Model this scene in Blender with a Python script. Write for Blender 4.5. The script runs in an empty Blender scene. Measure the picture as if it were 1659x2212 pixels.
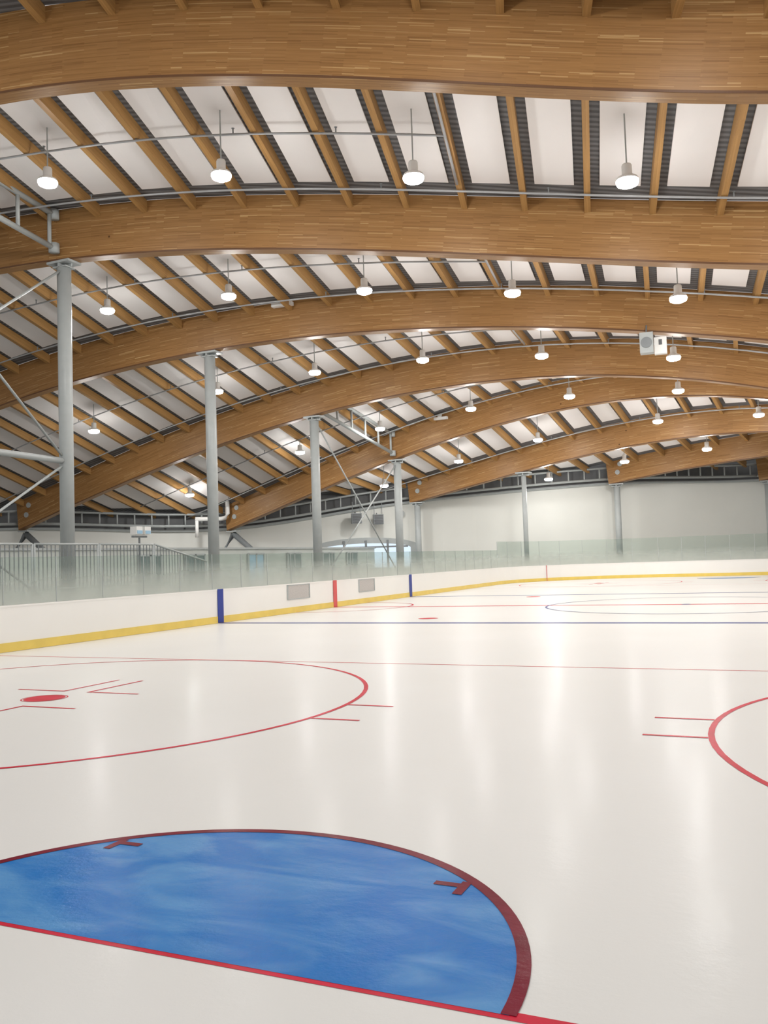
import bpy, math, random
import numpy as np
from mathutils import Vector, Matrix
random.seed(4)
S=bpy.context.scene
COL=S.collection
S.view_settings.view_transform='Standard'
S.view_settings.look='None'
S.view_settings.exposure=0.0

# ------------------------------------------------------------ camera
C=np.array([2.85983,-3.44307,1.8083]); YAW=.41733; PIT=.05297; ROL=-.03226; FPX=1911.9
Fv=np.array([-math.sin(YAW)*math.cos(PIT),math.cos(YAW)*math.cos(PIT),math.sin(PIT)])
R0=np.array([math.cos(YAW),math.sin(YAW),0]); U0=np.cross(R0,Fv)
Rv=R0*math.cos(ROL)+U0*math.sin(ROL); Uv=-R0*math.sin(ROL)+U0*math.cos(ROL)
cd=bpy.data.cameras.new('camera'); cam=bpy.data.objects.new('camera',cd); COL.objects.link(cam)
cd.sensor_fit='VERTICAL'; cd.sensor_height=24.0; cd.sensor_width=18.0; cd.lens=FPX*24/2212
cd.clip_end=500; cd.clip_start=.05
cam.matrix_world=Matrix(((Rv[0],Uv[0],-Fv[0],C[0]),(Rv[1],Uv[1],-Fv[1],C[1]),(Rv[2],Uv[2],-Fv[2],C[2]),(0,0,0,1)))
S.camera=cam
Fh=np.array([-math.sin(YAW),math.cos(YAW)]); Rh=np.array([math.cos(YAW),math.sin(YAW)])
C2=C[:2]
def ray(px,py): return Fv+Rv*(px-829.5)/FPX-Uv*(py-1106)/FPX

# ------------------------------------------------------------ materials
def newmat(name):
    m=bpy.data.materials.new(name); m.use_nodes=True
    nt=m.node_tree; nt.nodes.clear()
    out=nt.nodes.new('ShaderNodeOutputMaterial')
    return m,nt,out
def N(nt,t,**kw):
    n=nt.nodes.new(t)
    for k,v in kw.items():
        if k in n.inputs.keys(): n.inputs[k].default_value=v
        else: setattr(n,k,v)
    return n
def simple(name,col,rough=.6,metal=0,noise=.06,scale=3.0,spec=.4):
    m,nt,out=newmat(name)
    b=N(nt,'ShaderNodeBsdfPrincipled'); b.inputs['Roughness'].default_value=rough; b.inputs['Metallic'].default_value=metal
    b.inputs['Specular IOR Level'].default_value=spec
    tc=N(nt,'ShaderNodeTexCoord'); nz=N(nt,'ShaderNodeTexNoise'); nz.inputs['Scale'].default_value=scale; nz.inputs['Detail'].default_value=4
    nt.links.new(tc.outputs['Object'],nz.inputs['Vector'])
    r=N(nt,'ShaderNodeValToRGB')
    r.color_ramp.elements[0].position=.3; r.color_ramp.elements[1].position=.7
    r.color_ramp.elements[0].color=(*[c*(1-noise) for c in col],1); r.color_ramp.elements[1].color=(*[min(1,c*(1+noise)) for c in col],1)
    nt.links.new(nz.outputs['Fac'],r.inputs['Fac']); nt.links.new(r.outputs['Color'],b.inputs['Base Color'])
    nt.links.new(b.outputs[0],out.inputs[0])
    return m
def emis(name,col,st):
    m,nt,out=newmat(name); e=N(nt,'ShaderNodeEmission'); e.inputs[0].default_value=(*col,1); e.inputs[1].default_value=st
    nt.links.new(e.outputs[0],out.inputs[0]); return m
def wood(name,dark,mid,light,row=.04,blen=1.4):
    m,nt,out=newmat(name); L=nt.links.new
    uv=N(nt,'ShaderNodeUVMap'); 
    def brick(row,blen,off):
        br=N(nt,'ShaderNodeTexBrick'); br.offset=off; br.offset_frequency=3; br.squash=1.0
        br.inputs['Color1'].default_value=(0,0,0,1); br.inputs['Color2'].default_value=(1,1,1,1); br.inputs['Mortar'].default_value=(.35,.35,.35,1)
        br.inputs['Scale'].default_value=1; br.inputs['Mortar Size'].default_value=0.0; br.inputs['Brick Width'].default_value=blen; br.inputs['Row Height'].default_value=row
        L(uv.outputs[0],br.inputs['Vector']); return br
    b1=brick(row,blen,.37); b2=brick(row/2,blen*.6,.61)
    mxb=N(nt,'ShaderNodeMix'); mxb.data_type='RGBA'; mxb.inputs[0].default_value=.5; L(b1.outputs['Color'],mxb.inputs[6]); L(b2.outputs['Color'],mxb.inputs[7])
    ramp=N(nt,'ShaderNodeValToRGB'); cr=ramp.color_ramp
    cr.elements[0].position=.05; cr.elements[0].color=(*dark,1); cr.elements[1].position=.97; cr.elements[1].color=(*light,1)
    e=cr.elements.new(.4); e.color=(*mid,1); e=cr.elements.new(.78); e.color=(*[a*1.1 for a in mid],1); 
    L(mxb.outputs[2],ramp.inputs['Fac'])
    mp=N(nt,'ShaderNodeMapping'); mp.inputs['Scale'].default_value=(.5,16,1); L(uv.outputs[0],mp.inputs[0])
    nz=N(nt,'ShaderNodeTexNoise'); nz.inputs['Scale'].default_value=1.6; nz.inputs['Detail'].default_value=6; nz.inputs['Roughness'].default_value=.65
    L(mp.outputs[0],nz.inputs['Vector'])
    r2=N(nt,'ShaderNodeValToRGB'); r2.color_ramp.elements[0].position=.3; r2.color_ramp.elements[0].color=(.80,.78,.74,1); r2.color_ramp.elements[1].position=.7; r2.color_ramp.elements[1].color=(1.0,1.0,1.0,1)
    L(nz.outputs['Fac'],r2.inputs['Fac'])
    mx=N(nt,'ShaderNodeMix'); mx.data_type='RGBA'; mx.blend_type='MULTIPLY'; mx.inputs[0].default_value=1
    L(ramp.outputs[0],mx.inputs[6]); L(r2.outputs[0],mx.inputs[7])
    vo=N(nt,'ShaderNodeTexVoronoi'); vo.inputs['Scale'].default_value=.55
    L(uv.outputs[0],vo.inputs['Vector'])
    r3=N(nt,'ShaderNodeValToRGB'); r3.color_ramp.elements[0].position=.018; r3.color_ramp.elements[0].color=(.3,.26,.24,1); r3.color_ramp.elements[1].position=.028; r3.color_ramp.elements[1].color=(1,1,1,1)
    L(vo.outputs['Distance'],r3.inputs['Fac'])
    mx2=N(nt,'ShaderNodeMix'); mx2.data_type='RGBA'; mx2.blend_type='MULTIPLY'; mx2.inputs[0].default_value=1
    L(mx.outputs[2],mx2.inputs[6]); L(r3.outputs[0],mx2.inputs[7])
    b=N(nt,'ShaderNodeBsdfPrincipled'); b.inputs['Roughness'].default_value=.42; b.inputs['Specular IOR Level'].default_value=.3
    L(mx2.outputs[2],b.inputs['Base Color']); L(b.outputs[0],out.inputs[0]); return m
WOOD=wood('glulam wood',(.275,.138,.048),(.365,.193,.070),(.60,.40,.185))
WOOD2=wood('purlin wood',(.38,.21,.075),(.44,.25,.092),(.51,.32,.14),row=.05,blen=2.5)
GROOVE=simple('glulam groove dark',(.14,.065,.028),.5)  # dark tone for the drawn groove line, not the arch soffit

def deckmat():
    m,nt,out=newmat('corrugated steel deck'); L=nt.links.new
    uv=N(nt,'ShaderNodeUVMap'); sp=N(nt,'ShaderNodeSeparateXYZ'); L(uv.outputs[0],sp.inputs[0])
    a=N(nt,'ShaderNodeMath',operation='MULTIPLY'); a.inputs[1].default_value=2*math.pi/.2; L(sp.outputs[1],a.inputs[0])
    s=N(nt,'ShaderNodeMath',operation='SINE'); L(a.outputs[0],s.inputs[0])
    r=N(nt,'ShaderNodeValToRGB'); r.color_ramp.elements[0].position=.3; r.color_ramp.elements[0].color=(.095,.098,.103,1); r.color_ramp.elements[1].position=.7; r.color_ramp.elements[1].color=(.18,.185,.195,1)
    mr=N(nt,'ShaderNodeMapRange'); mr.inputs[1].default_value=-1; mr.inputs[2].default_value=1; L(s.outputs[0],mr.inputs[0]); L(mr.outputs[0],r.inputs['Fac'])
    b=N(nt,'ShaderNodeBsdfPrincipled'); b.inputs['Roughness'].default_value=.6
    bp=N(nt,'ShaderNodeBump'); bp.inputs['Distance'].default_value=.02; bp.inputs['Strength'].default_value=.5; L(mr.outputs[0],bp.inputs['Height']); L(bp.outputs[0],b.inputs['Normal'])
    L(r.outputs[0],b.inputs['Base Color']); L(b.outputs[0],out.inputs[0]); return m
DECK=deckmat()
PANEL=simple('white acoustic panel',(.84,.81,.795),.8,noise=.02,scale=.6)
STEEL=simple('light grey painted steel',(.42,.45,.45),.4,noise=.04)
STEELD=simple('mid grey painted steel',(.22,.24,.25),.45,noise=.04)
GALV=simple('galvanised pipe',(.38,.39,.40),.35,metal=.1)
WALL=simple('pale grey wall panel',(.74,.75,.71),.7,noise=.03,scale=.3)
WALLD=simple('grey green low wall',(.54,.58,.55),.6,noise=.05,scale=.8)
DARK=simple('grey clerestory louver',(.13,.135,.14),.7)
CONC=simple('concrete floor',(.28,.28,.27),.8)
WHITE=simple('white plastic',(.80,.80,.78),.4,noise=.02)
BOARD=simple('white dasher board plastic',(.87,.86,.83),.35,noise=.015,scale=.7)
YEL=simple('yellow kick plate plastic',(.80,.60,.14),.4,noise=.06,scale=2)
RUB=simple('dark grey equipment',(.10,.105,.11),.5)
LAMP=emis('glowing lamp lens',(1,.985,.96),185)
DAY=emis('daylight window pane',(.75,.88,1),1.1)

def icemat(name,c1,c2,scale,stretch=(1,1,1),rough=.27,bump=.004,pos=(.35,.65),spec=.3,coat=.07,crough=.13,dist=1.2,bs=5):
    m,nt,out=newmat(name); L=nt.links.new
    tc=N(nt,'ShaderNodeTexCoord'); mp=N(nt,'ShaderNodeMapping'); mp.inputs['Scale'].default_value=stretch; L(tc.outputs['Object'],mp.inputs[0])
    nz=N(nt,'ShaderNodeTexNoise'); nz.inputs['Scale'].default_value=scale; nz.inputs['Detail'].default_value=5; nz.inputs['Distortion'].default_value=dist; L(mp.outputs[0],nz.inputs['Vector'])
    r=N(nt,'ShaderNodeValToRGB'); r.color_ramp.elements[0].position=pos[0]; r.color_ramp.elements[0].color=(*c1,1); r.color_ramp.elements[1].position=pos[1]; r.color_ramp.elements[1].color=(*c2,1)
    L(nz.outputs['Fac'],r.inputs[0])
    b=N(nt,'ShaderNodeBsdfPrincipled'); L(r.outputs[0],b.inputs['Base Color'])
    b.inputs['Specular IOR Level'].default_value=spec; b.inputs['IOR'].default_value=1.33; b.inputs['Roughness'].default_value=rough
    b.inputs['Coat Weight'].default_value=coat; b.inputs['Coat Roughness'].default_value=crough; b.inputs['Coat IOR'].default_value=1.33
    n3=N(nt,'ShaderNodeTexNoise'); n3.inputs['Scale'].default_value=bs; n3.inputs['Detail'].default_value=6; n3.inputs['Roughness'].default_value=.62; L(tc.outputs['Object'],n3.inputs['Vector'])
    bp=N(nt,'ShaderNodeBump'); bp.inputs['Strength'].default_value=1; bp.inputs['Distance'].default_value=bump; L(n3.outputs['Fac'],bp.inputs['Height']); L(bp.outputs[0],b.inputs['Normal']); L(bp.outputs[0],b.inputs['Coat Normal'])
    L(b.outputs[0],out.inputs[0]); return m
ICE=icemat('white painted ice',(.815,.805,.775),(.84,.83,.805),.25,rough=.38,bump=.003,dist=.2,spec=.25)
IRED=icemat('red paint in ice',(.60,.010,.03),(.70,.022,.06),2,rough=.34,bump=.003,spec=.08,coat=.04)
IDRED=icemat('dark red paint in ice',(.17,.006,.020),(.22,.010,.030),3,rough=.3,bump=.004,spec=.05,coat=.06)
IBLUE=icemat('dark blue paint in ice',(.02,.03,.22),(.03,.05,.28),2,rough=.34,bump=.003,spec=.05,coat=.03)
ICREASE=icemat('blue brushed paint in ice',(.012,.185,.56),(.10,.31,.64),1.5,stretch=(.6,1.5,1),rough=.3,bump=.006,pos=(.42,.62),spec=.04,coat=.22,crough=.03,bs=10)

def glassmat():
    m,nt,out=newmat('frosted rink glass'); L=nt.links.new
    tr=N(nt,'ShaderNodeBsdfTransparent'); tr.inputs[0].default_value=(.90,.94,.92,1)
    gl=N(nt,'ShaderNodeBsdfGlossy'); gl.inputs['Roughness'].default_value=.05
    lw=N(nt,'ShaderNodeLayerWeight'); lw.inputs[0].default_value=.18
    mg=N(nt,'ShaderNodeMath',operation='MULTIPLY'); mg.inputs[1].default_value=.25; L(lw.outputs['Fresnel'],mg.inputs[0])
    m1=N(nt,'ShaderNodeMixShader'); L(mg.outputs[0],m1.inputs[0]); L(tr.outputs[0],m1.inputs[1]); L(gl.outputs[0],m1.inputs[2])
    df=N(nt,'ShaderNodeBsdfDiffuse'); df.inputs[0].default_value=(.70,.73,.69,1)
    tl=N(nt,'ShaderNodeBsdfTranslucent'); tl.inputs[0].default_value=(.70,.73,.69,1)
    m0=N(nt,'ShaderNodeMixShader'); m0.inputs[0].default_value=.35; L(df.outputs[0],m0.inputs[1]); L(tl.outputs[0],m0.inputs[2])
    geo=N(nt,'ShaderNodeNewGeometry'); sp=N(nt,'ShaderNodeSeparateXYZ'); L(geo.outputs['Position'],sp.inputs[0])
    nz=N(nt,'ShaderNodeTexNoise'); nz.inputs['Scale'].default_value=1.1; nz.inputs['Detail'].default_value=6; L(geo.outputs['Position'],nz.inputs['Vector'])
    a=N(nt,'ShaderNodeMath',operation='MULTIPLY_ADD'); a.inputs[1].default_value=.35; L(nz.outputs['Fac'],a.inputs[0]); L(sp.outputs[2],a.inputs[2])
    mr=N(nt,'ShaderNodeMapRange'); mr.inputs[1].default_value=1.18; mr.inputs[2].default_value=2.1; mr.inputs[3].default_value=.80; mr.inputs[4].default_value=.05; L(a.outputs[0],mr.inputs[0])
    m2=N(nt,'ShaderNodeMixShader'); L(mr.outputs[0],m2.inputs[0]); L(m1.outputs[0],m2.inputs[1]); L(m0.outputs[0],m2.inputs[2])
    L(m2.outputs[0],out.inputs[0]); return m
GLASS=glassmat()

# ------------------------------------------------------------ mesh helpers
def mk(name,verts,faces,mats,uvs=None,mi=None,smooth=False):
    me=bpy.data.meshes.new(name); me.from_pydata([tuple(map(float,v)) for v in verts],[],faces)
    if not isinstance(mats,(list,tuple)): mats=[mats]
    for m in mats: me.materials.append(m)
    if mi:
        for p,i in zip(me.polygons,mi): p.material_index=i
    if uvs:
        ul=me.uv_layers.new(name='UVMap'); k=0
        for f in uvs:
            for c in f: ul.data[k].uv=c; k+=1
    if smooth:
        for p in me.polygons: p.use_smooth=True
    me.update()
    o=bpy.data.objects.new(name,me); COL.objects.link(o); return o
def tag(o,label,cat,group=None):
    o['label']=label; o['category']=cat
    if group: o['group']=group
    return o
def child(o,p):
    o.parent=p; o.matrix_parent_inverse=p.matrix_world.inverted(); return o
def struct(o): o['kind']='structure'; return o
class MB:
    def __init__(s): s.v=[]; s.f=[]
    def box(s,c,h,ax=None):
        ax=ax or (Vector((1,0,0)),Vector((0,1,0)),Vector((0,0,1)))
        n=len(s.v); c=Vector(c)
        for i in(-1,1):
            for j in(-1,1):
                for k in(-1,1): s.v.append(c+ax[0]*h[0]*i+ax[1]*h[1]*j+ax[2]*h[2]*k)
        for f in((0,1,3,2),(4,6,7,5),(0,4,5,1),(2,3,7,6),(0,2,6,4),(1,5,7,3)): s.f.append(tuple(n+a for a in f))
    def tube(s,pts,r,seg=10,rs=None,cap=True):
        pts=[Vector(p) for p in pts]; n0=len(s.v)
        for i,p in enumerate(pts):
            t=(pts[min(i+1,len(pts)-1)]-pts[max(i-1,0)]).normalized()
            a=Vector((0,0,1)) if abs(t.z)<.95 else Vector((1,0,0))
            x=t.cross(a).normalized(); y=t.cross(x)
            rr=rs[i] if rs else r
            for k in range(seg):
                an=2*math.pi*k/seg; s.v.append(p+x*math.cos(an)*rr+y*math.sin(an)*rr)
        for i in range(len(pts)-1):
            for k in range(seg):
                a=n0+i*seg+k; b=n0+i*seg+(k+1)%seg; s.f.append((a,b,b+seg,a+seg))
        if cap:
            s.f.append(tuple(n0+k for k in range(seg))[::-1]); s.f.append(tuple(n0+(len(pts)-1)*seg+k for k in range(seg)))
    def lathe(s,prof,c=(0,0,0),seg=20):
        n0=len(s.v)
        for r,z in prof:
            for k in range(seg):
                an=2*math.pi*k/seg; s.v.append(Vector((c[0]+r*math.cos(an),c[1]+r*math.sin(an),c[2]+z)))
        for i in range(len(prof)-1):
            for k in range(seg):
                a=n0+i*seg+k; b=n0+i*seg+(k+1)%seg; s.f.append((a,b,b+seg,a+seg))
    def obj(s,name,mat,smooth=False): return mk(name,s.v,s.f,mat,smooth=smooth)
def empty(name,loc):
    o=bpy.data.objects.new(name,None); COL.objects.link(o); o.location=loc; o.empty_display_size=.3
    bpy.context.view_layer.update(); return o

# ------------------------------------------------------------ fan of arches
s=5.5
ARC=[(2.05,.10),(3.55,.187),(5.04,.275),(6.63,.36),(8.35,.45),(10.1,.548),(11.85,.648),(13.7,.76),(15.6,.87)]
EDGE={
1:[(0,205),(150,178),(350,165),(600,170),(1000,182),(1400,195),(1659,204)],
2:[(0,582),(160,558),(300,547),(450,541),(620,539),(850,544),(1000,549),(1300,562),(1659,573)],
3:[(0,872),(110,845),(230,812),(350,778),(443,755),(600,732),(700,721),(800,714),(950,711),(1200,717),(1659,733)],
4:[(40,1142),(100,1118),(160,1093),(230,1062),(330,1020),(430,980),(520,946),(620,912),(665,897),(760,869),(880,844),(1000,829),(1100,825),(1300,826),(1659,832)],
5:[(490,1142),(560,1119),(650,1084),(750,1038),(843,993),(900,968),(1000,936),(1090,912),(1200,889),(1350,869),(1500,860),(1659,857)],
6:[(885,1087),(1000,1058),(1100,1026),(1250,986),(1350,966),(1500,946),(1659,932)],
7:[(1315,1047),(1400,1030),(1500,1009),(1659,986)],
8:[(1640,1040),(1750,1022),(1900,1004),(2100,985)]}
DEPS=[2.05,2.05,1.84,1.68,1.76,1.70,1.62,1.6,1.6]; BW=.45
class Arch: pass
A=[]
for k,(d0,m) in enumerate(ARC):
    a=Arch(); a.P=C2+d0*s*Fh; e=Rh-m*Fh; a.e=e/np.linalg.norm(e); a.n=np.array([-a.e[1],a.e[0]])
    a.k=k; a.D=DEPS[k]
    if k in EDGE:
        us=[];zs=[]
        for q in EDGE[k]:
            d=ray(*q)
            t=((a.P-C2)@a.n)/(d[:2]@a.n); p=C+t*d
            us.append((p[:2]-a.P)@a.e); zs.append(p[2])
        deg=3 if len(us)>5 else 2
        a.pf=np.polyfit(us,zs,deg); a.u0,a.u1=min(us),max(us)
    A.append(a)
A[0].pf=A[1].pf; A[0].u0,A[0].u1=A[1].u0,A[1].u1
def zlow(a,u):
    if u<a.u0: 
        d=np.polyval(np.polyder(a.pf),a.u0); return np.polyval(a.pf,a.u0)+d*(u-a.u0)-.004*(u-a.u0)**2*(1 if a.k<4 else 0)
    if u>a.u1:
        d=np.polyval(np.polyder(a.pf),a.u1); return np.polyval(a.pf,a.u1)+d*(u-a.u1)-.006*(u-a.u1)**2
    return float(np.polyval(a.pf,u))
def slope(a,u): return (zlow(a,u+.05)-zlow(a,u-.05))/.1
def ztop(a,u): return zlow(a,u)+a.D*math.sqrt(1+slope(a,u)**2)
def pos(a,u,off=0): return a.P+a.e*u+a.n*off
def hit(a,px,py,off=0):
    d=ray(px,py); P=a.P+a.n*off; t=((P-C2)@a.n)/(d[:2]@a.n); p=C+t*d
    return (p[:2]-a.P)@a.e,p[2]
for a in A:
    a.L=a.u0 if a.k>=4 else a.u0-(14 if a.k>1 else 10)
    a.Rr=a.u1+(13 if a.k<8 else 4)
    if a.k==0: a.L=A[1].u0-4; a.Rr=A[1].u1+8
foot={k:(A[k].u0,zlow(A[k],A[k].u0)) for k in (4,5,6,7,8)}

feet=[pos(A[k],foot[k][0]) for k in (4,5,6,7,8)]; fz=[foot[k][1] for k in (4,5,6,7,8)]
d0=feet[0]-feet[1]; ang=math.atan2(d0[1],d0[0])
ext=[feet[0]]; zz=[fz[0]]
for i,(L_,da) in enumerate([(13,.14),(13,.28),(13,.3)]):
    ang+=da; ext.append(ext[-1]+L_*np.array([math.cos(ang),math.sin(ang)])); zz.append(4.0)
d1=feet[-1]-feet[-2]; ang=math.atan2(d1[1],d1[0]); ext2=[];z2=[]; p=feet[-1]
for i in range(2):
    ang-=.18; p=p+12*np.array([math.cos(ang),math.sin(ang)]); ext2.append(p); z2.append(6.9)
pts=ext[::-1]+feet[1:]+ext2; pz=zz[::-1]+fz[1:]+z2
def cr(P,n=6):
    P=[np.array(p) for p in P]; out=[]
    for i in range(len(P)-1):
        a=P[max(i-1,0)];b=P[i];c=P[i+1];d=P[min(i+2,len(P)-1)]
        for t in np.linspace(0,1,n,endpoint=False):
            out.append(.5*((2*b)+(-a+c)*t+(2*a-5*b+4*c-d)*t*t+(-a+3*b-3*c+d)*t**3))
    out.append(P[-1]); return out
ring=cr([np.array([*p,z]) for p,z in zip(pts,pz)],6)
def offset(R,d):
    o=[]
    for i,p in enumerate(R):
        t=R[min(i+1,len(R)-1)][:2]-R[max(i-1,0)][:2]; t=t/np.linalg.norm(t); n=np.array([-t[1],t[0]])
        o.append(np.array([*(p[:2]+n*d),p[2]]))
    return o
WL=offset(ring,1.1)
def clip(p,q):
    best=1.0
    for i in range(len(WL)-1):
        a=WL[i][:2]; b=WL[i+1][:2]; r=q-p; w=b-a; den=r[0]*w[1]-r[1]*w[0]
        if abs(den)<1e-9: continue
        t=((a-p)[0]*w[1]-(a-p)[1]*w[0])/den; v=((a-p)[0]*r[1]-(a-p)[1]*r[0])/den
        if 0<=t<=1 and 0<=v<=1: best=min(best,t)
    return best
def outside(p): return clip(np.array([-5.,30.]),p)<1.0
def wallray(px,py,off=0.0):
    d=ray(px,py); W_=offset(ring,1.1+off)
    for i in range(len(W_)-1):
        a=W_[i][:2]; b=W_[i+1][:2]; r=d[:2]; w=b-a; den=r[0]*w[1]-r[1]*w[0]
        t=((a-C2)[0]*w[1]-(a-C2)[1]*w[0])/den; v=((a-C2)[0]*r[1]-(a-C2)[1]*r[0])/den
        if t>0 and 0<=v<=1:
            tt=(b-a)/np.linalg.norm(b-a); return C+t*d,tt
for a in A[:4]:
    while outside(pos(a,a.L)) and a.L<a.u0+5: a.L+=.5

def arch_mesh(a):
    us=np.linspace(a.L,a.Rr,64); V=[];F=[];UV=[]
    sl=a.k*3.7; prev=None; arcs=[]; v0=a.k*2.16; DEP=a.D
    for u in us:
        g=slope(a,u); nn=np.array([-g,1])/math.sqrt(1+g*g)
        zl=zlow(a,u)
        if prev is not None: sl+=math.hypot(u-prev[0],zl-prev[1])
        prev=(u,zl); arcs.append(sl)
        for dep in (0,DEP-.01):
            uu=u+nn[0]*dep; z=zl+nn[1]*dep
            if a.k>=4 and u==us[0] and dep>0: uu=u-.15; 
            for off in (0,BW):
                q=pos(a,uu,off); V.append((q[0],q[1],z))
    n=len(us); D0,D1=v0,v0+DEP
    for i in range(n-1):
        b=i*4; c=b+4; s0,s1=arcs[i],arcs[i+1]
        F.append((b,c,c+2,b+2)); UV.append([(s0,D0),(s1,D0),(s1,D1),(s0,D1)])
        F.append((b+1,b+3,c+3,c+1)); UV.append([(s0,D0),(s0,D1),(s1,D1),(s1,D0)])
        F.append((b,b+1,c+1,c)); UV.append([(s0,0),(s0,BW),(s1,BW),(s1,0)])
        F.append((b+2,c+2,c+3,b+3)); UV.append([(s0,0),(s1,0),(s1,BW),(s0,BW)])
    F.append((0,2,3,1)); UV.append([(0,0),(0,DEP),(BW,DEP),(BW,0)])
    b=(n-1)*4; F.append((b,b+1,b+3,b+2)); UV.append([(0,0),(BW,0),(BW,DEP),(0,DEP)])
    return mk('glulam_arch',V,F,[WOOD],UV)
for a in A:
    o=arch_mesh(a); tag(o,'long curved glued laminated timber roof arch with honey brown laminations','roof arch','glulam roof arches')
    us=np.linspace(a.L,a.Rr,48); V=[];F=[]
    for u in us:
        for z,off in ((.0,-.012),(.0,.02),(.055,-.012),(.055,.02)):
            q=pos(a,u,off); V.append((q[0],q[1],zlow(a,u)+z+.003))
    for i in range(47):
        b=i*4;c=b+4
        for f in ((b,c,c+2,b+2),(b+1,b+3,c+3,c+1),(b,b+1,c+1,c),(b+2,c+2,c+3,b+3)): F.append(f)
    t=mk('groove_strip',V,F,GROOVE); child(t,o)  # thin dark strip added to draw the groove line along the lower edge
    if a.k>=4 and a.k<8:
        for j,(du,dz) in enumerate(((.9,1.3),(.7,.75))):
            b=MB(); q=pos(a,a.u0+du,-.0); d=pos(a,a.u0+du,-.06); z=zlow(a,a.u0+du)+dz
            b.tube([(q[0],q[1],z),(d[0],d[1],z)],.17,14); child(b.obj('bolt_cover',STEEL),o)

# ---- purlins, deck, panels
anchor={0:(1080,25),1:(1269,455),2:(1290,643),3:(1228,752),4:(1060,865),5:(1125,955),6:(1270,1000),7:(1500,1000)}
DV=[];DF=[];DUV=[]
SP=1.85
for k in range(0,8):
    a,b=A[k],A[k+1]
    mid=(a.e+b.e); mid/=np.linalg.norm(mid); nrm=np.array([-mid[1],mid[0]])
    ua,_=hit(b,*anchor[k])
    lines=[]
    for i in range(-40,30):
        ub=ua+i*SP
        q=pos(b,ub)
        Pa=pos(a,0,BW); t=((Pa-q)@a.n)/(nrm@a.n); p=q+nrm*t; u_a=(p-a.P)@a.e
        if u_a<a.L-1 or u_a>a.Rr+.5 or ub>b.Rr+.5: lines.append(None); continue
        if outside(p) : lines.append(None); continue
        tc=clip(p,q)
        za,zb=ztop(a,u_a),ztop(b,ub)
        if tc<.12: lines.append(None); continue
        e=p+(q-p)*tc; ze=za+(zb-za)*tc
        lines.append((np.array([*p,za]),np.array([*e,ze]),tc))
    for i,l in enumerate(lines):
        if l is None: continue
        P,Q,tc=l; P=Vector(P);Q=Vector(Q)
        d=(Q-P); dh=Vector((d.x,d.y,0)).normalized(); side=Vector((dh.y,-dh.x,0)); w=.09; h=.44
        if tc<1: Q=Q-d.normalized()*.02
        V=[]
        for X in (P+dh*.005,Q-dh*.005):
            for sx in(-w,w):
                for z in(-h,-.02): V.append(X+side*sx+Vector((0,0,z)))
        Ln=d.length
        F=[(0,1,5,4),(2,6,7,3),(0,4,6,2),(1,3,7,5),(0,2,3,1),(4,5,7,6)]
        o_=random.random()*5
        UV=[[(o_,0),(o_,h),(o_+Ln,h),(o_+Ln,0)],[(o_,0),(o_+Ln,0),(o_+Ln,h),(o_,h)],[(o_,0),(o_+Ln,0),(o_+Ln,.2),(o_,.2)],[(o_,0),(o_,.2),(o_+Ln,.2),(o_+Ln,0)],[(0,0),(.2,0),(.2,h),(0,h)],[(0,0),(0,h),(.2,h),(.2,0)]]
        o=mk('roof_purlin',V,F,WOOD2,UV); tag(o,'straight timber purlin spanning between two roof arches','roof beam','timber roof purlins')
        if i+1<len(lines) and lines[i+1] is not None:
            P2,Q2,tc2=lines[i+1]; P2=Vector(P2);Q2=Vector(Q2)
            n=len(DV); DV+= [P,P2,Q2,Q]; DF.append((n,n+3,n+2,n+1)); DUV.append([(0,0),(0,(Q-P).length),(SP,(Q2-P2).length),(SP,0)])
            def L_(t,sx):
                a1=P.lerp(Q,t); a2=P2.lerp(Q2,t); return a1.lerp(a2,sx)
            g=.195; t0=.06; t1=1-.85/max(2,(Q-P).length)
            c=[L_(t0,g),L_(t0,1-g),L_(t1,1-g),L_(t1,g)]
            V=[v+Vector((0,0,-.06)) for v in c]+[v+Vector((0,0,-.11)) for v in c]
            F=[(0,1,2,3),(7,6,5,4),(0,4,5,1),(1,5,6,2),(2,6,7,3),(3,7,4,0)]
            if t1>.4:
                o=mk('ceiling_panel',V,F,PANEL); tag(o,'white rectangular acoustic panel under grey steel deck between purlins','ceiling panel','white acoustic ceiling panels')
deck=mk('ceiling',DV,DF,DECK,DUV); struct(deck)

# ---- sprinkler pipes
def baypt(k,ub,tfrac,drop):
    a,b=A[k],A[k+1]; mid=(a.e+b.e); mid/=np.linalg.norm(mid); nrm=np.array([-mid[1],mid[0]])
    q=pos(b,ub); Pa=pos(a,0,BW); t=((Pa-q)@a.n)/(nrm@a.n); p=q+nrm*t; ua=(p-a.P)@a.e
    x=p+(q-p)*tfrac; z=ztop(a,ua)*(1-tfrac)+ztop(b,ub)*tfrac-drop
    return x,z
def pipe(k,tfrac,upx0,upx1,drop,r=.035,link=None):
    b=A[k+1]; ptsl=[]
    ub0,_=hit(b,*upx0); ub1,_=hit(b,*upx1)
    for ub in np.linspace(ub0,ub1,40):
        x,z=baypt(k,ub,tfrac,drop)
        if outside(x): continue
        ptsl.append((x[0],x[1],z))
    if len(ptsl)<3: return
    m=MB(); m.tube(ptsl,r,8)
    if link:
        lp=[]
        for t in np.linspace(link[0],link[1],6):
            x,z=baypt(k,ub1,t,drop+.01); lp.append((x[0],x[1],z))
        m.tube(lp,r*1.2,8)
    o=m.obj('sprinkler_pipe',GALV,True); tag(o,'thin grey sprinkler pipe running under the roof purlins','pipe','sprinkler pipes')
    for i in range(3,len(ptsl)-1,6):
        h=MB(); x=Vector(ptsl[i]); h.tube([x,x+Vector((0,0,.16))],.02,6); h.lathe([(.0,.2),(.05,.18),(.03,.16)],x,8); child(h.obj('sprinkler_head',STEELD),o)
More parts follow.
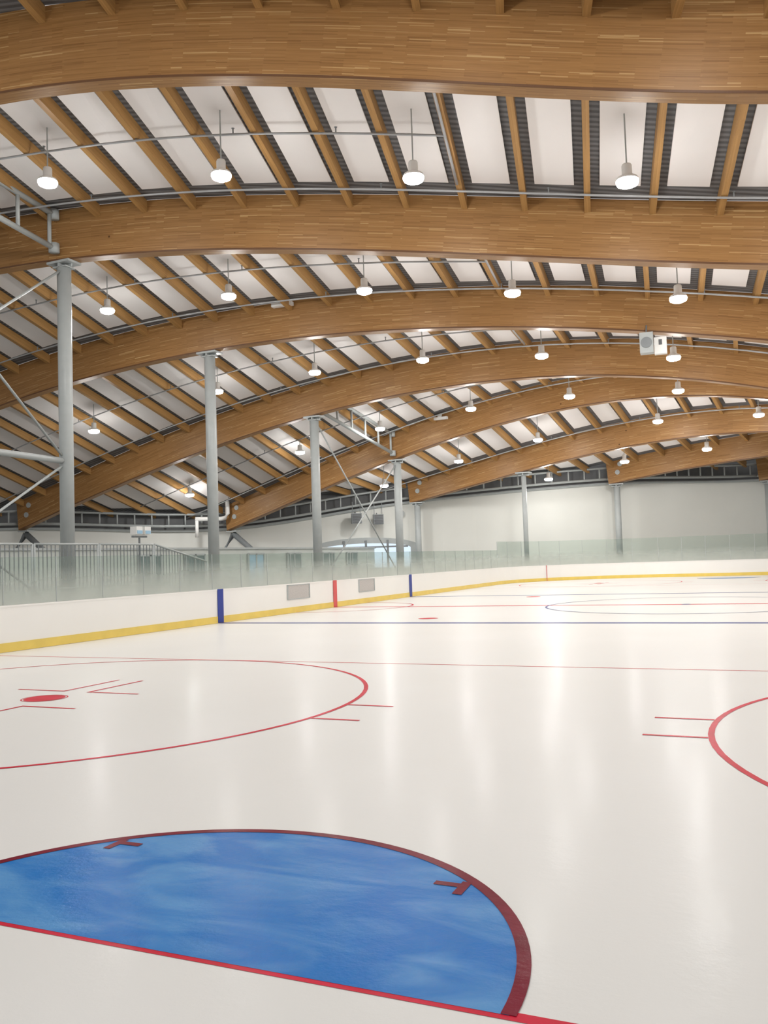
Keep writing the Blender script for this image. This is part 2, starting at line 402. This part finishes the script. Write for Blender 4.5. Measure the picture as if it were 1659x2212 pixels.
for k,(x1,x2) in {1:(-150,2000),2:(-250,2000),3:(-100,2000),4:(300,1950),5:(700,1900)}.items():
    pipe(k,.86,(x1,400),(x2,400),.50)
pipe(1,.52,(-150,400),(1000,400),.50,link=(.08,.81)); pipe(2,.5,(-200,600),(1090,600),.50,link=(.08,.81)); pipe(3,.5,(-100,800),(1150,800),.50,link=(.08,.81)); pipe(4,.5,(400,900),(1150,900),.50)

# ---- pendant lamps
ROWS={1:(4.27,.231),2:(5.82,.319),3:(7.46,.399),4:(9.29,.503),5:(10.95,.594),6:(12.5,.70)}
LP={1:[(103,392),(478,377),(893,382),(1355,390)],2:[(232,669),(494,638),(787,626),(1107,631),(1465,643)],
3:[(203,930),(470,844),(680,803),(913,776),(1170,767),(1455,771)],4:[(410,1068),(648,976),(821,925),(1017,882),(1230,855),(1465,843)],
5:[(830,1048),(991,995),(1162,949),(1421,909),(1639,895)],6:[(1185,1034),(1349,996),(1527,969)]}
def deckz(x,y):
    for f in DF:
        q=[DV[i] for i in f]
        inside=True; sgn=0
        for i in range(4):
            a=q[i];b=q[(i+1)%4]; cr_=(b.x-a.x)*(y-a.y)-(b.y-a.y)*(x-a.x)
            if cr_*sgn<0: inside=False;break
            if cr_!=0: sgn=cr_
        if inside:
            wsum=0;zz=0
            for v in q:
                w=1/((v.x-x)**2+(v.y-y)**2+.01); wsum+=w; zz+=w*v.z
            return zz/wsum
    return None
proto=None
def lamp(x,y,z):
    global proto
    top=deckz(x,y); 
    if top is None: top=z+1.6
    st=max(.3,top-z-.45)
    e=empty('pendant_lamp',(x,y,z))
    if proto is None:
        m=MB(); m.lathe([(.0,.42),(.11,.42),(.13,.38),(.13,.16),(.16,.12),(.26,.07),(.28,.03),(.28,.0)],seg=24); h=m.obj('lamp_housing',WHITE,True)
        m=MB(); m.lathe([(.28,.0),(.285,-.04),(.26,-.11),(.18,-.15),(.0,-.165)],seg=24); d=m.obj('lamp_lens',LAMP,True)
        m=MB(); m.tube([(0,0,.40),(0,0,1.40)],.02,8); t=m.obj('lamp_stem',STEEL)
        proto=(h,d,t)
        parts=proto
    else:
        parts=[o.copy() for o in proto]
        for o in parts: COL.objects.link(o)
    for o in parts: o.parent=e
    parts[2].scale=(1,1,st); parts[2].location=(0,0,.40-.40*st)
    tag(e,'round white pendant high bay lamp, glowing, hung on thin stem','pendant lamp','pendant high bay lamps')
for r,L_ in LP.items():
    d0_,m_=ROWS[r]; P=C2+d0_*s*Fh; e=Rh-m_*Fh; e/=np.linalg.norm(e); n=np.array([-e[1],e[0]])
    last=None
    for q in L_:
        d=ray(*q); t=((P-C2)@n)/(d[:2]@n); p=C+t*d; lamp(*p); last=p
    if r<5:
        for j in (1,2): lamp(last[0]+e[0]*s*j,last[1]+e[1]*s*j,last[2]-.25*j)  # unseen lamps carrying each row on to the right, added for their light
P=C2+2.75*s*Fh; e=Rh-.15*Fh; e/=np.linalg.norm(e)
for j in range(-2,4): 
    p=P+e*(j*s+1); lamp(p[0],p[1],13.3-.1*max(0,j))  # unseen overhead row, hung above the frame, added to light the hall

# ---- columns
def column(x,y,zt,r=.245,lab='tall round grey steel column with flat cap plate under timber arch',base=0):
    e=empty('steel_column',(x,y,base))
    m=MB(); m.tube([(x,y,base+.03),(x,y,zt-.2)],r,24); child(m.obj('shaft',STEEL,False),e)
    for p in e.children[0].data.polygons: p.use_smooth=len(p.vertices)==4
    m=MB(); m.box((x,y,zt-.06),(.5,.32,.04)); m.box((x,y,zt-.15),(.36,.03,.06)); m.box((x,y,zt-.15),(.03,.28,.06)); m.box((x,y,zt-.22),(.30,.24,.02)); child(m.obj('cap_plate',STEEL),e)
    m=MB(); m.box((x,y,base+.015),(.4,.4,.015)); child(m.obj('base_plate',STEEL),e)
    return tag(e,lab,'column','round steel roof columns')
cols={}
for k,px in {2:130,3:446,4:670,5:847}.items():
    u,_=hit(A[k],px+4,900); q=pos(A[k],u,BW/2); cols[k]=(q,zlow(A[k],u)); column(q[0],q[1],zlow(A[k],u))
u,_=hit(A[6],1131,1100); q=pos(A[6],u,BW/2); column(q[0],q[1],zlow(A[6],u),.16)
q1=2*cols[2][0]-cols[3][0]+np.array([.5,-.3]); u1=(q1-A[1].P)@A[1].e; q1=pos(A[1],u1,BW/2); cols[1]=(q1,zlow(A[1],u1)); column(q1[0],q1[1],cols[1][1])
for k in (6,7,8):
    q=pos(A[k],foot[k][0]+.5,BW/2); column(q[0],q[1],zlow(A[k],foot[k][0]+.5),.22,'short round grey steel column carrying the foot of a timber arch')
for k in (4,5):
    q=pos(A[k],foot[k][0]+.4,BW/2); z=zlow(A[k],foot[k][0])-.03
    e=empty('arch_support_pier',(q[0],q[1],0)); m=MB(); 
    m.box((q[0],q[1],z-.03),(.4,.3,.04)); child(m.obj('bearing_plate',STEEL),e)
    m=MB()
    for sx in (-1,1):
        g=pos(A[k],foot[k][0]+.4+sx*1.9,BW/2)
        if sx<0: g=pos(A[k],foot[k][0]+.4-.6,BW/2-.6)
        m.tube([(q[0],q[1],z-.2),(g[0],g[1],z-1.6),(g[0],g[1],0)],.2,10)
    child(m.obj('splayed_legs',STEELD,True),e)
    tag(e,'splayed grey support legs under the foot of a timber arch','support pier')

# ---- trusses between column tops and bracing
def truss(pa,za,pb,zb,name,h,n,r=.09,lab='grey welded tube truss'):
    e=empty(name,(pa[0],pa[1],za)); pa=Vector((pa[0],pa[1],za)); pb=Vector((pb[0],pb[1],zb)); H=Vector((0,0,h))
    m=MB(); m.tube([pa,pb],r,10); child(m.obj('bottom_chord',STEEL,True),e)
    m=MB(); m.tube([pa+H,pb+H],r,10); child(m.obj('top_chord',STEEL,True),e)
    for i in range(n+1):
        t=(i+.15)/(n+.3); x=pa.lerp(pb,t); m=MB(); m.tube([x,x+H],r*.7,8); child(m.obj('web_post',STEEL,True),e)
    for x in (pb,pb+H):
        m=MB(); m.tube([x-Vector((.0,.0,.16)),x+Vector((.0,.0,.16))],r*1.9,12); child(m.obj('end_node',STEEL,True),e)
    return tag(e,lab,'truss','steel tube trusses')
for k in (1,4):
    (pa,za),(pb,zb)=cols[k],cols[k+1]
    d=(pb-pa)/np.linalg.norm(pb-pa)
    truss(pa+d*.6,za+.35,pb-d*.5,zb+.35,'column_truss',1.2,5,.1,'grey steel tube truss linking two column tops')
    e=empty('cross_bracing',(pa[0],pa[1],0)); 
    def V3(p,z): return Vector((p[0],p[1],z))
    if k==1:
        m=MB(); m.tube([V3(pa,5.6),V3(pb-d*.25,5.6)],.11,10); child(m.obj('horizontal_strut',STEEL,True),e)
        for z0,z1,z2,z3 in ((5.8,za-.4,5.8,zb-.4),(0.3,5.4,.3,5.4)):
            m=MB(); m.tube([V3(pa,z0),V3(pb-d*.25,z3)],.045,8); child(m.obj('brace_rod',STEEL,True),e)
            m=MB(); m.tube([V3(pa,z1),V3(pb-d*.25,z2)],.045,8); child(m.obj('brace_rod',STEEL,True),e)
    else:
        m=MB(); m.tube([V3(pa+d*.25,za-.4),V3(pb,.6)],.04,8); child(m.obj('brace_rod',STEEL,True),e)
        m=MB(); m.tube([V3(pa+d*.25,.6),V3(pb-d*.25,zb-.4)],.04,8); child(m.obj('brace_rod',STEEL,True),e)
    tag(e,'crossed grey steel brace rods between two columns','bracing')

# ---- outer wall
V=[];F=[]
for p in WL: V+=[(p[0],p[1],-.02),(p[0],p[1],p[2]+.15)]
for i in range(len(WL)-1): F.append((2*i,2*i+1,2*i+3,2*i+2))
struct(mk('wall_outer',V,F,WALL))
V=[];F=[]
for p in WL: V+=[(p[0],p[1],p[2]+.15),(p[0],p[1],p[2]+3.2)]
for i in range(len(WL)-1): F.append((2*i,2*i+1,2*i+3,2*i+2))
struct(mk('trim_1',V,F,DARK))
cop=offset(ring,.98); m=MB(); m.tube([(p[0],p[1],p[2]+.15) for p in cop],.10,6); struct(m.obj('trim_2',STEEL))
inn=offset(ring,.45)
def ring_truss(i0,i1):
    seg=inn[i0:i1+1]; e=empty('wall_truss',(seg[0][0],seg[0][1],seg[0][2]))
    m=MB(); m.tube([(p[0],p[1],p[2]+.45) for p in seg],.09,8); child(m.obj('bottom_chord',STEEL,True),e)
    m=MB(); m.tube([(p[0],p[1],p[2]+1.25) for p in seg],.08,8); child(m.obj('top_chord',STEEL,True),e)
    for i in range(len(seg)-1):
        for t in (.25,.75):
            p=seg[i]*(1-t)+seg[i+1]*t; m=MB(); m.tube([(p[0],p[1],p[2]+.45),(p[0],p[1],p[2]+1.25)],.06,6); child(m.obj('web_post',STEEL,True),e)
    tag(e,'curved grey steel truss along the top of the outer wall','truss','perimeter wall trusses')
for i in range(1,9):
    ring_truss(i*6,min(i*6+6,len(inn)-1)) if i*6+1<len(inn) else None

struct(mk('floor',[(-70,-12,-.03),(40,-12,-.03),(40,85,-.03),(-70,85,-.03)],[(0,1,2,3)],CONC))

# ------------------------------------------------------------ rink
HW=12.95; GL2=54.508; YE=57.86; YN=-3.35; CR=8.5; MIDY=27.254
def rink_outline(n=10):
    P=[]
    def arc(cx,cy,a0,a1):
        for i in range(n+1):
            a=a0+(a1-a0)*i/n; P.append((cx+CR*math.cos(a),cy+CR*math.sin(a)))
    arc(-HW+CR,YE-CR,math.pi,math.pi/2); arc(HW-CR,YE-CR,math.pi/2,0); arc(HW-CR,YN+CR,0,-math.pi/2); arc(-HW+CR,YN+CR,-math.pi/2,-math.pi)
    return P
P=rink_outline(); ice=mk('ice_sheet',[(x,y,0) for x,y in P]+[(x,y,-.03) for x,y in P],[tuple(range(len(P)))[::-1]]+[(i,(i+1)%len(P),len(P)+(i+1)%len(P),len(P)+i) for i in range(len(P))],ICE)
tag(ice,'smooth glossy white rink ice with rounded corners','ice')
def flat(name,polys,mat,z):
    V=[];F=[]
    for pl in polys:
        n=len(V); V+=[(x,y,z) for x,y in pl]; F.append(tuple(range(n,n+len(pl))))
    o=mk(name,V,F,mat)
    for p in o.data.polygons:
        if p.normal.z<0: p.flip()
    return o
def rect(x0,y0,x1,y1): return [(x0,y0),(x1,y0),(x1,y1),(x0,y1)]
def ringp(cx,cy,r0,r1,a0=0,a1=2*math.pi,n=96):
    out=[]
    for i in range(n):
        a=a0+(a1-a0)*i/n; b=a0+(a1-a0)*(i+1)/n
        out.append([(cx+r0*math.cos(a),cy+r0*math.sin(a)),(cx+r1*math.cos(a),cy+r1*math.sin(a)),(cx+r1*math.cos(b),cy+r1*math.sin(b)),(cx+r0*math.cos(b),cy+r0*math.sin(b))])
    return out
def disc(cx,cy,r,n=48,a0=0,a1=2*math.pi): return [(cx+r*math.cos(a0+(a1-a0)*i/n),cy+r*math.sin(a0+(a1-a0)*i/n)) for i in range(n+(0 if a1-a0>6.2 else 1))]
def linex(y,w,mat,name,lab,xl=HW):
    tag(flat(name,[rect(-xl,y-w/2,xl,y+w/2)],mat,.002),lab,'ice line')
gx=HW-CR+math.sqrt(CR**2-(CR-3.35)**2)
linex(0,.066,IRED,'goal_line','thin bright red goal line painted in the ice',gx)
linex(GL2,.066,IRED,'goal_line','thin red goal line painted in the ice near the end boards',gx)
linex(10.656,.045,IRED,'free_play_line','very thin red line touching the face-off circles')
linex(GL2-10.656,.045,IRED,'free_play_line','very thin red line touching the face-off circles')
linex(19.524,.3,IBLUE,'blue_line','dark blue zone line painted across the ice')
linex(2*MIDY-19.524,.3,IBLUE,'blue_line','dark blue zone line painted across the ice')
linex(MIDY,.3,IRED,'centre_line','red centre line painted across the ice')
def crease(y,sg):
    e=empty('goal_crease',(0,y,0))
    a0,a1=(0,math.pi) if sg>0 else (math.pi,2*math.pi)
    child(flat('crease_fill',[disc(0,y,1.80,48,a0,a1)],ICREASE,.003),e)
    child(flat('crease_border',ringp(0,y,1.765,1.83,a0,a1,64),IDRED,.005),e)
    for sx in(-1,1):
        x=1.22*sx; yt=1.30; w=.055
        pl=[(x,y+sg*yt),(x,y+sg*(yt-.19)),(x-w*sx,y+sg*(yt-.19)),(x-w*sx,y+sg*(yt-.09)),(x-.2*sx,y+sg*(yt-.09)),(x-.2*sx,y+sg*(yt-.035)),(x-w*sx,y+sg*(yt-.035)),(x-w*sx,y+sg*yt)]
        child(flat('corner_mark',[pl],IDRED,.006),e)
    tag(e,'blue painted half circle goal crease with dark red border','goal crease')
crease(0,1); crease(GL2,-1)
k=4.57; h=.477
for cy,nm in ((6.1,0),(GL2-6.1,1)):
    for sx in(-1,1):
        cx=6.7*sx; e=empty('faceoff_circle',(cx,cy,0))
        child(flat('circle_line',ringp(cx,cy,k-.06,k),IRED,.003),e)
        child(flat('faceoff_spot',[disc(cx,cy,.28)],IRED,.003),e)
        child(flat('spot_outline',ringp(cx,cy,.30,.318,n=40),IRED,.003),e)
        xs=math.sqrt(k*k-h*h)
        for a in(-1,1):
            for b in(-1,1):
                x0=cx+a*xs;x1=cx+a*(xs+.61); yy=cy+b*h
                child(flat('hash_mark',[rect(min(x0,x1),yy-.028,max(x0,x1),yy+.028)],IRED,.0035),e)
                vx=cx+a*.21; vy=cy+b*.62; w=.025
                pl=[(vx,vy-b*w),(vx+a*.93,vy-b*w),(vx+a*.93,vy+b*w),(vx+a*w*2,vy+b*w),(vx+a*w*2,vy+b*1.2),(vx,vy+b*1.2)]
                child(flat('restraint_mark',[pl],IRED,.0035),e)
        tag(e,'red face-off circle with centre spot and hash marks','face-off circle','face-off circles')
e=empty('centre_circle',(0,MIDY,0)); child(flat('circle_line',ringp(0,MIDY,k-.07,k),IBLUE,.006),e); child(flat('centre_spot',[disc(0,MIDY,.15)],IBLUE,.006),e); tag(e,'dark blue centre ice circle','face-off circle')
tag(flat('referee_crease',ringp(-HW,MIDY,2.98,3.05,-math.pi/2,math.pi/2,48),IRED,.005),'red half circle referee crease at the side boards','ice line')
for sx in(-1,1):
    for y in (21.22,33.6): tag(flat('neutral_zone_spot',[disc(6.75*sx,y,.30)],IRED,.003),'solid red face-off spot painted in the ice','face-off spot','neutral zone spots')

def path(off,y0=2.0,n=14,endn=7):
    P=[]
    y=y0
    while y<YE-CR-.3: P.append((-HW-off,y)); y+=1.6
    for ci,(cx,a0,a1) in enumerate(((-HW+CR,math.pi,math.pi/2),(HW-CR,math.pi/2,0))):
        for i in range(n+1):
            a=a0+(a1-a0)*i/n; P.append((cx+(CR+off)*math.cos(a),YE-CR+(CR+off)*math.sin(a)))
        if ci==0:
            for i in range(1,endn): P.append((-HW+CR+(2*HW-2*CR)*i/endn,YE+off))
    P.append((HW+off,30)); P.append((HW+off,2))
    return P
def sweep(name,o0,o1,z0,z1,mat):
    A0=path(o0);A1=path(o1); V=[];F=[]
    for (a,b) in zip(A0,A1): V+=[(a[0],a[1],z0),(a[0],a[1],z1),(b[0],b[1],z1),(b[0],b[1],z0)]
    for i in range(len(A0)-1):
        b=i*4
        for j in range(4): F.append((b+j,b+4+j,b+4+(j+1)%4,b+(j+1)%4))
    F+=[(0,1,2,3),(len(V)-4,len(V)-1,len(V)-2,len(V)-3)]
    return mk(name,V,F,mat)
e=empty('dasher_boards',(-HW,2,0))
child(sweep('board_facing',.0,.12,.0,1.0,BOARD),e)
child(sweep('kick_plate',-.015,.0,.007,.21,YEL),e)
child(sweep('top_rail',-.012,.14,1.0,1.04,BOARD),e)
BL=simple('blue board stripe',(.025,.05,.30),.4); RL=simple('red board stripe',(.66,.10,.10),.4)
for y,m_,w in ((19.524,BL,.15),(MIDY,RL,.15),(2*MIDY-19.524,BL,.15)):
    b=MB(); b.box((-HW+.018,y,.53),(.006,w,.515)); child(b.obj('line_stripe',m_),e)
dy=GL2-(YE-CR); ang=math.asin(dy/CR); q=((-HW+CR)-(CR-.025)*math.cos(ang),YE-CR+(CR-.025)*math.sin(ang))
b=MB(); b.box((q[0],q[1],.53),(.012,.03,.515)); child(b.obj('line_stripe',RL),e)
tag(e,'white rink boards with yellow kick plate and painted line stripes','rink boards')
MESHG=simple('grey mesh gate panel',(.50,.48,.46),.6,noise=.12,scale=30)
for y0,y1 in((23.62,25.2),(29.42,30.92)):
    e=empty('board_gate',(-HW,(y0+y1)/2,0)); b=MB(); b.box((-HW+.012,(y0+y1)/2,.74),(.008,(y1-y0)/2-.05,.24)); child(b.obj('gate_mesh',MESHG),e)
    b=MB()
    for yy in(y0,y1): b.box((-HW+.016,yy,.74),(.014,.03,.255))
    for z in(.49,.985): b.box((-HW+.016,(y0+y1)/2,z),(.014,(y1-y0)/2,.014))
    child(b.obj('gate_frame',STEEL),e); tag(e,'pale grey mesh opening set in the white boards','gate')

gp=path(.05,y0=3.2,n=8,endn=6)[:-2]
for i in range(len(gp)-1):
    a=Vector((*gp[i],0)); b=Vector((*gp[i+1],0)); d=(b-a); L_=d.length
    if L_>4 or L_<.4: continue
    d.normalize(); sd=Vector((-d.y,d.x,0)); 
    z1=2.12 if a.y<YE-CR-.7 else 2.65
    m=MB(); c=(a+b)/2; m.box((c.x,c.y,(1.045+z1)/2),(L_/2-.012,.006,(z1-1.045)/2),(d,sd,Vector((0,0,1))))
    e=m.obj('glass_pane',GLASS)
    tag(e,'clear tempered glass pane frosted near the boards' if z1<2.5 else 'tall clear tempered glass pane above the end boards','rink glass','rink glass panes')
    m=MB(); m.box((a.x,a.y,(1.045+z1)/2),(.010,.012,(z1-1.045)/2),(d,sd,Vector((0,0,1)))); child(m.obj('joint_post',STEEL),e)

XR=-14.6
def rail(y0,y1,z0a,z1a,z0b,z1b):
    e=empty('guard_railing',(XR,y0,0))
    m=MB(); m.tube([(XR,y0,z1a),(XR,y1,z1b)],.03,8); m.tube([(XR,y0,z0a),(XR,y1,z0b)],.02,8)
    for y,z in((y0,z1a),(y1,z1b)): m.tube([(XR,y,0),(XR,y,z)],.03,8)
    child(m.obj('rail_frame',STEEL,True),e)
    n=int((y1-y0)/.14)
    for i in range(1,n):
        t=i/n; m=MB(); y=y0+(y1-y0)*t; m.box((XR,y,((z0a+z1a)*(1-t)+(z0b+z1b)*t)/2),(.008,.012,((z1a-z0a)*(1-t)+(z1b-z0b)*t)/2)); child(m.obj('picket',STEELD),e)
    tag(e,'grey steel guard railing with thin vertical pickets','railing','walkway railings')
for y in (6.5,8.9,11.3,13.7,16.1): rail(y,y+2.32,1.3,2.48,1.3,2.48)
rail(18.5,21.2,1.3,2.48,.75,1.92)

b=MB(); b.box((-24.2,34,1.3),(.12,24,1.3)); struct(b.obj('wall_back',WALLD))
b=MB(); b.box((-24.2,34,2.64),(.2,24,.05)); struct(b.obj('trim_3',STEEL))
GD=simple('dark teal window glass',(.16,.22,.22),.15); GB=simple('pale blue window glass',(.35,.55,.72),.2)
for i,(y,m_) in enumerate(((30,GD),(33.5,GD),(39.2,GB),(43.5,GD),(48,GD),(51.5,GD))):
    b=MB(); b.box((-24.03,y,1.35),(.03,.75,.95)); struct(b.obj('window_%d'%(i+2),m_))
    fb=MB()
    for sy in(-.8,.8,0): fb.box((-24.0,y+sy,1.35),(.04,.05,1.0))
    for z in(.4,2.33): fb.box((-24.0,y,z),(.04,.8,.05))
    struct(fb.obj('trim_%d'%(i+4),STEEL))

pa,tt=wallray(790,1170,-.12); tt=Vector((tt[0],tt[1],0)); n_=Vector((tt.y,-tt.x,0)); c=Vector((pa[0],pa[1],0)); zb=1.2
def archpoly(w,hz,z0,rise,off,mat,name,w2=None,h2=None,r2=None):
    K=20
    up=[(w*math.cos(math.pi*i/K),z0+hz+rise*math.sin(math.pi*i/K)) for i in range(K+1)]
    if w2 is None:
        base=[(-w,z0),(w,z0)]; pl=up+base
        V=[c+tt*x+n_*off+Vector((0,0,z)) for x,z in pl]; F=[tuple(range(len(V)))]
    else:
        ip=[(w2*math.cos(math.pi*i/K),z0+h2+r2*math.sin(math.pi*i/K)) for i in range(K+1)]
        up=[(w,z0)]+up+[(-w,z0)]; ip=[(w2,z0)]+ip+[(-w2,z0)]
        V=[c+tt*x+n_*off+Vector((0,0,z)) for x,z in up+ip]; n=len(up); F=[(i,i+1,n+i+1,n+i) for i in range(n-1)]
    return mk(name,V,F,mat)
struct(archpoly(3.3,1.5,zb,.42,.02,DAY,'window_1'))
struct(archpoly(4.0,1.45,zb,.75,.05,STEEL,'trim_20',3.3,1.4,.38))
b=MB()
for x in (-1.6,0,1.6): b.box(c+tt*x+n_*.08+Vector((0,0,zb+1.0)),(.08,.04,1.0),(tt,n_,Vector((0,0,1))))
b.box(c+n_*.08+Vector((0,0,zb+1.5)),(3.1,.04,.06),(tt,n_,Vector((0,0,1)))); struct(b.obj('trim_21',STEELD))

for px,py in((770,1120),(817,1122)):
    p,t=wallray(px,py,-1.0); t=Vector((t[0],t[1],0)); n_=Vector((t.y,-t.x,0)); ax=(t,n_,Vector((0,0,1))); x=Vector(p)
    e=empty('unit_heater',tuple(x)); b=MB(); b.box(x,(.36,.32,.36),ax); child(b.obj('heater_casing',STEELD),e)
    b=MB()
    for i in range(6): b.box(x+n_*.34+Vector((0,0,-.28+i*.11)),(.31,.02,.03),ax)
    child(b.obj('louver',RUB),e)
    b=MB()
    for sx in(-.28,.28): b.tube([x+t*sx+Vector((0,0,.34)),x+t*sx+Vector((0,0,1.2))],.025,6); 
    b.tube([x-n_*.3+Vector((0,0,-.2)),x-n_*.9+Vector((0,0,.5))],.04,6); child(b.obj('hanging_bracket',STEELD),e)
    tag(e,'dark grey boxy unit heater hung beside the outer wall','heater','unit heaters')
p,t=wallray(460,1110,-1.6); x=Vector(p); t=Vector((t[0],t[1],0)); m=MB()
pl=[x+t*-1.2+Vector((0,0,-.35)),x+t*.55+Vector((0,0,-.35)),x+t*.85+Vector((0,0,-.28)),x+t*1.0+Vector((0,0,0)),x+t*1.0+Vector((0,0,1.0)),x+t*.9+Vector((0,0,1.15)),x+t*.6+Vector((0,0,1.2))]
m.tube(pl,.15,12); m.tube([x+t*-1.1+Vector((0,0,-.35)),x+t*-1.1+Vector((0,0,-1.6))],.12,12)
tag(m.obj('vent_duct',WHITE,True),'white bent ventilation pipe with elbows beside an arch foot','duct')
p,t=wallray(866,1110,-.1); t=Vector((t[0],t[1],0)); n_=Vector((t.y,-t.x,0)); m=MB(); m.tube([Vector(p),Vector(p)+n_*.08],.28,16); tag(m.obj('wall_vent',STEEL),'small round grey vent cover on the outer wall','vent')

def on_face(k,px,py,off): 
    u,z=hit(A[k],px,py,off); q=pos(A[k],u,off); e_=A[k].e; n=A[k].n
    return Vector((q[0],q[1],z)),(Vector((e_[0],e_[1],0)),Vector((-n[0],-n[1],0)),Vector((0,0,1)))
x,ax=on_face(3,1397,742,-.4)
e=empty('loudspeaker',tuple(x)); b=MB(); b.box(x,(.24,.2,.38),ax); child(b.obj('speaker_cabinet',STEEL),e)
b=MB(); b.tube([x+ax[1]*.2+Vector((0,0,.0)),x+ax[1]*.23],.2,20); child(b.obj('speaker_cone',STEELD),e)
b=MB(); b.tube([x+Vector((0,0,.38)),x+Vector((0,0,.75))-ax[1]*.35],.03,6); child(b.obj('mounting_bracket',STEELD),e)
tag(e,'grey box loudspeaker with round cone under timber arch','loudspeaker')
x,ax=on_face(3,1427,747,-.3); e=empty('control_box',tuple(x)); b=MB(); b.box(x,(.22,.12,.31),ax); child(b.obj('box_body',WHITE),e); b=MB(); b.box(x+ax[1]*.125+Vector((0,0,.12)),(.06,.01,.1),ax); child(b.obj('indicator_plate',RUB),e); tag(e,'white rectangular control box with small dark plate','electrical box')
for k_,px,py,Lh in((3,610,658,.48),(5,950,904,.5)):
    x,ax=on_face(k_,px,py,-.25); e=empty('linear_light_fixture',tuple(x)); b=MB(); b.box(x,(Lh,.12,.08),ax); child(b.obj('fixture_body',WHITE),e)
    b=MB(); b.box(x+Vector((0,0,.15)),(.12,.06,.09),ax); b.tube([x+Vector((0,0,.0)),x-ax[1]*.2],.03,6); child(b.obj('fixture_mount',WHITE),e)
    tag(e,'white narrow linear fixture mounted on timber arch','light fixture','linear arch fixtures')
XB=-14.8; y=18.05
e=empty('twin_floodlight',(XB,y,0)); b=MB(); b.tube([(XB,y,0),(XB,y,2.72)],.03,8); b.box((XB,y,2.72),(.05,.3,.03)); child(b.obj('post',STEELD),e)
for sy in(-.19,.19):
    b=MB(); b.box((XB+.05,y+sy,2.90),(.12,.14,.12)); child(b.obj('light_head',WHITE),e); b=MB(); b.box((XB+.18,y+sy,2.85),(.01,.11,.05)); child(b.obj('lens_panel',GB),e)
tag(e,'pair of small white boxes with blue fronts on a post','floodlight')

w=bpy.data.worlds.new('World'); S.world=w; w.use_nodes=True
w.node_tree.nodes['Background'].inputs[0].default_value=(1,.98,.96,1); w.node_tree.nodes['Background'].inputs[1].default_value=.68
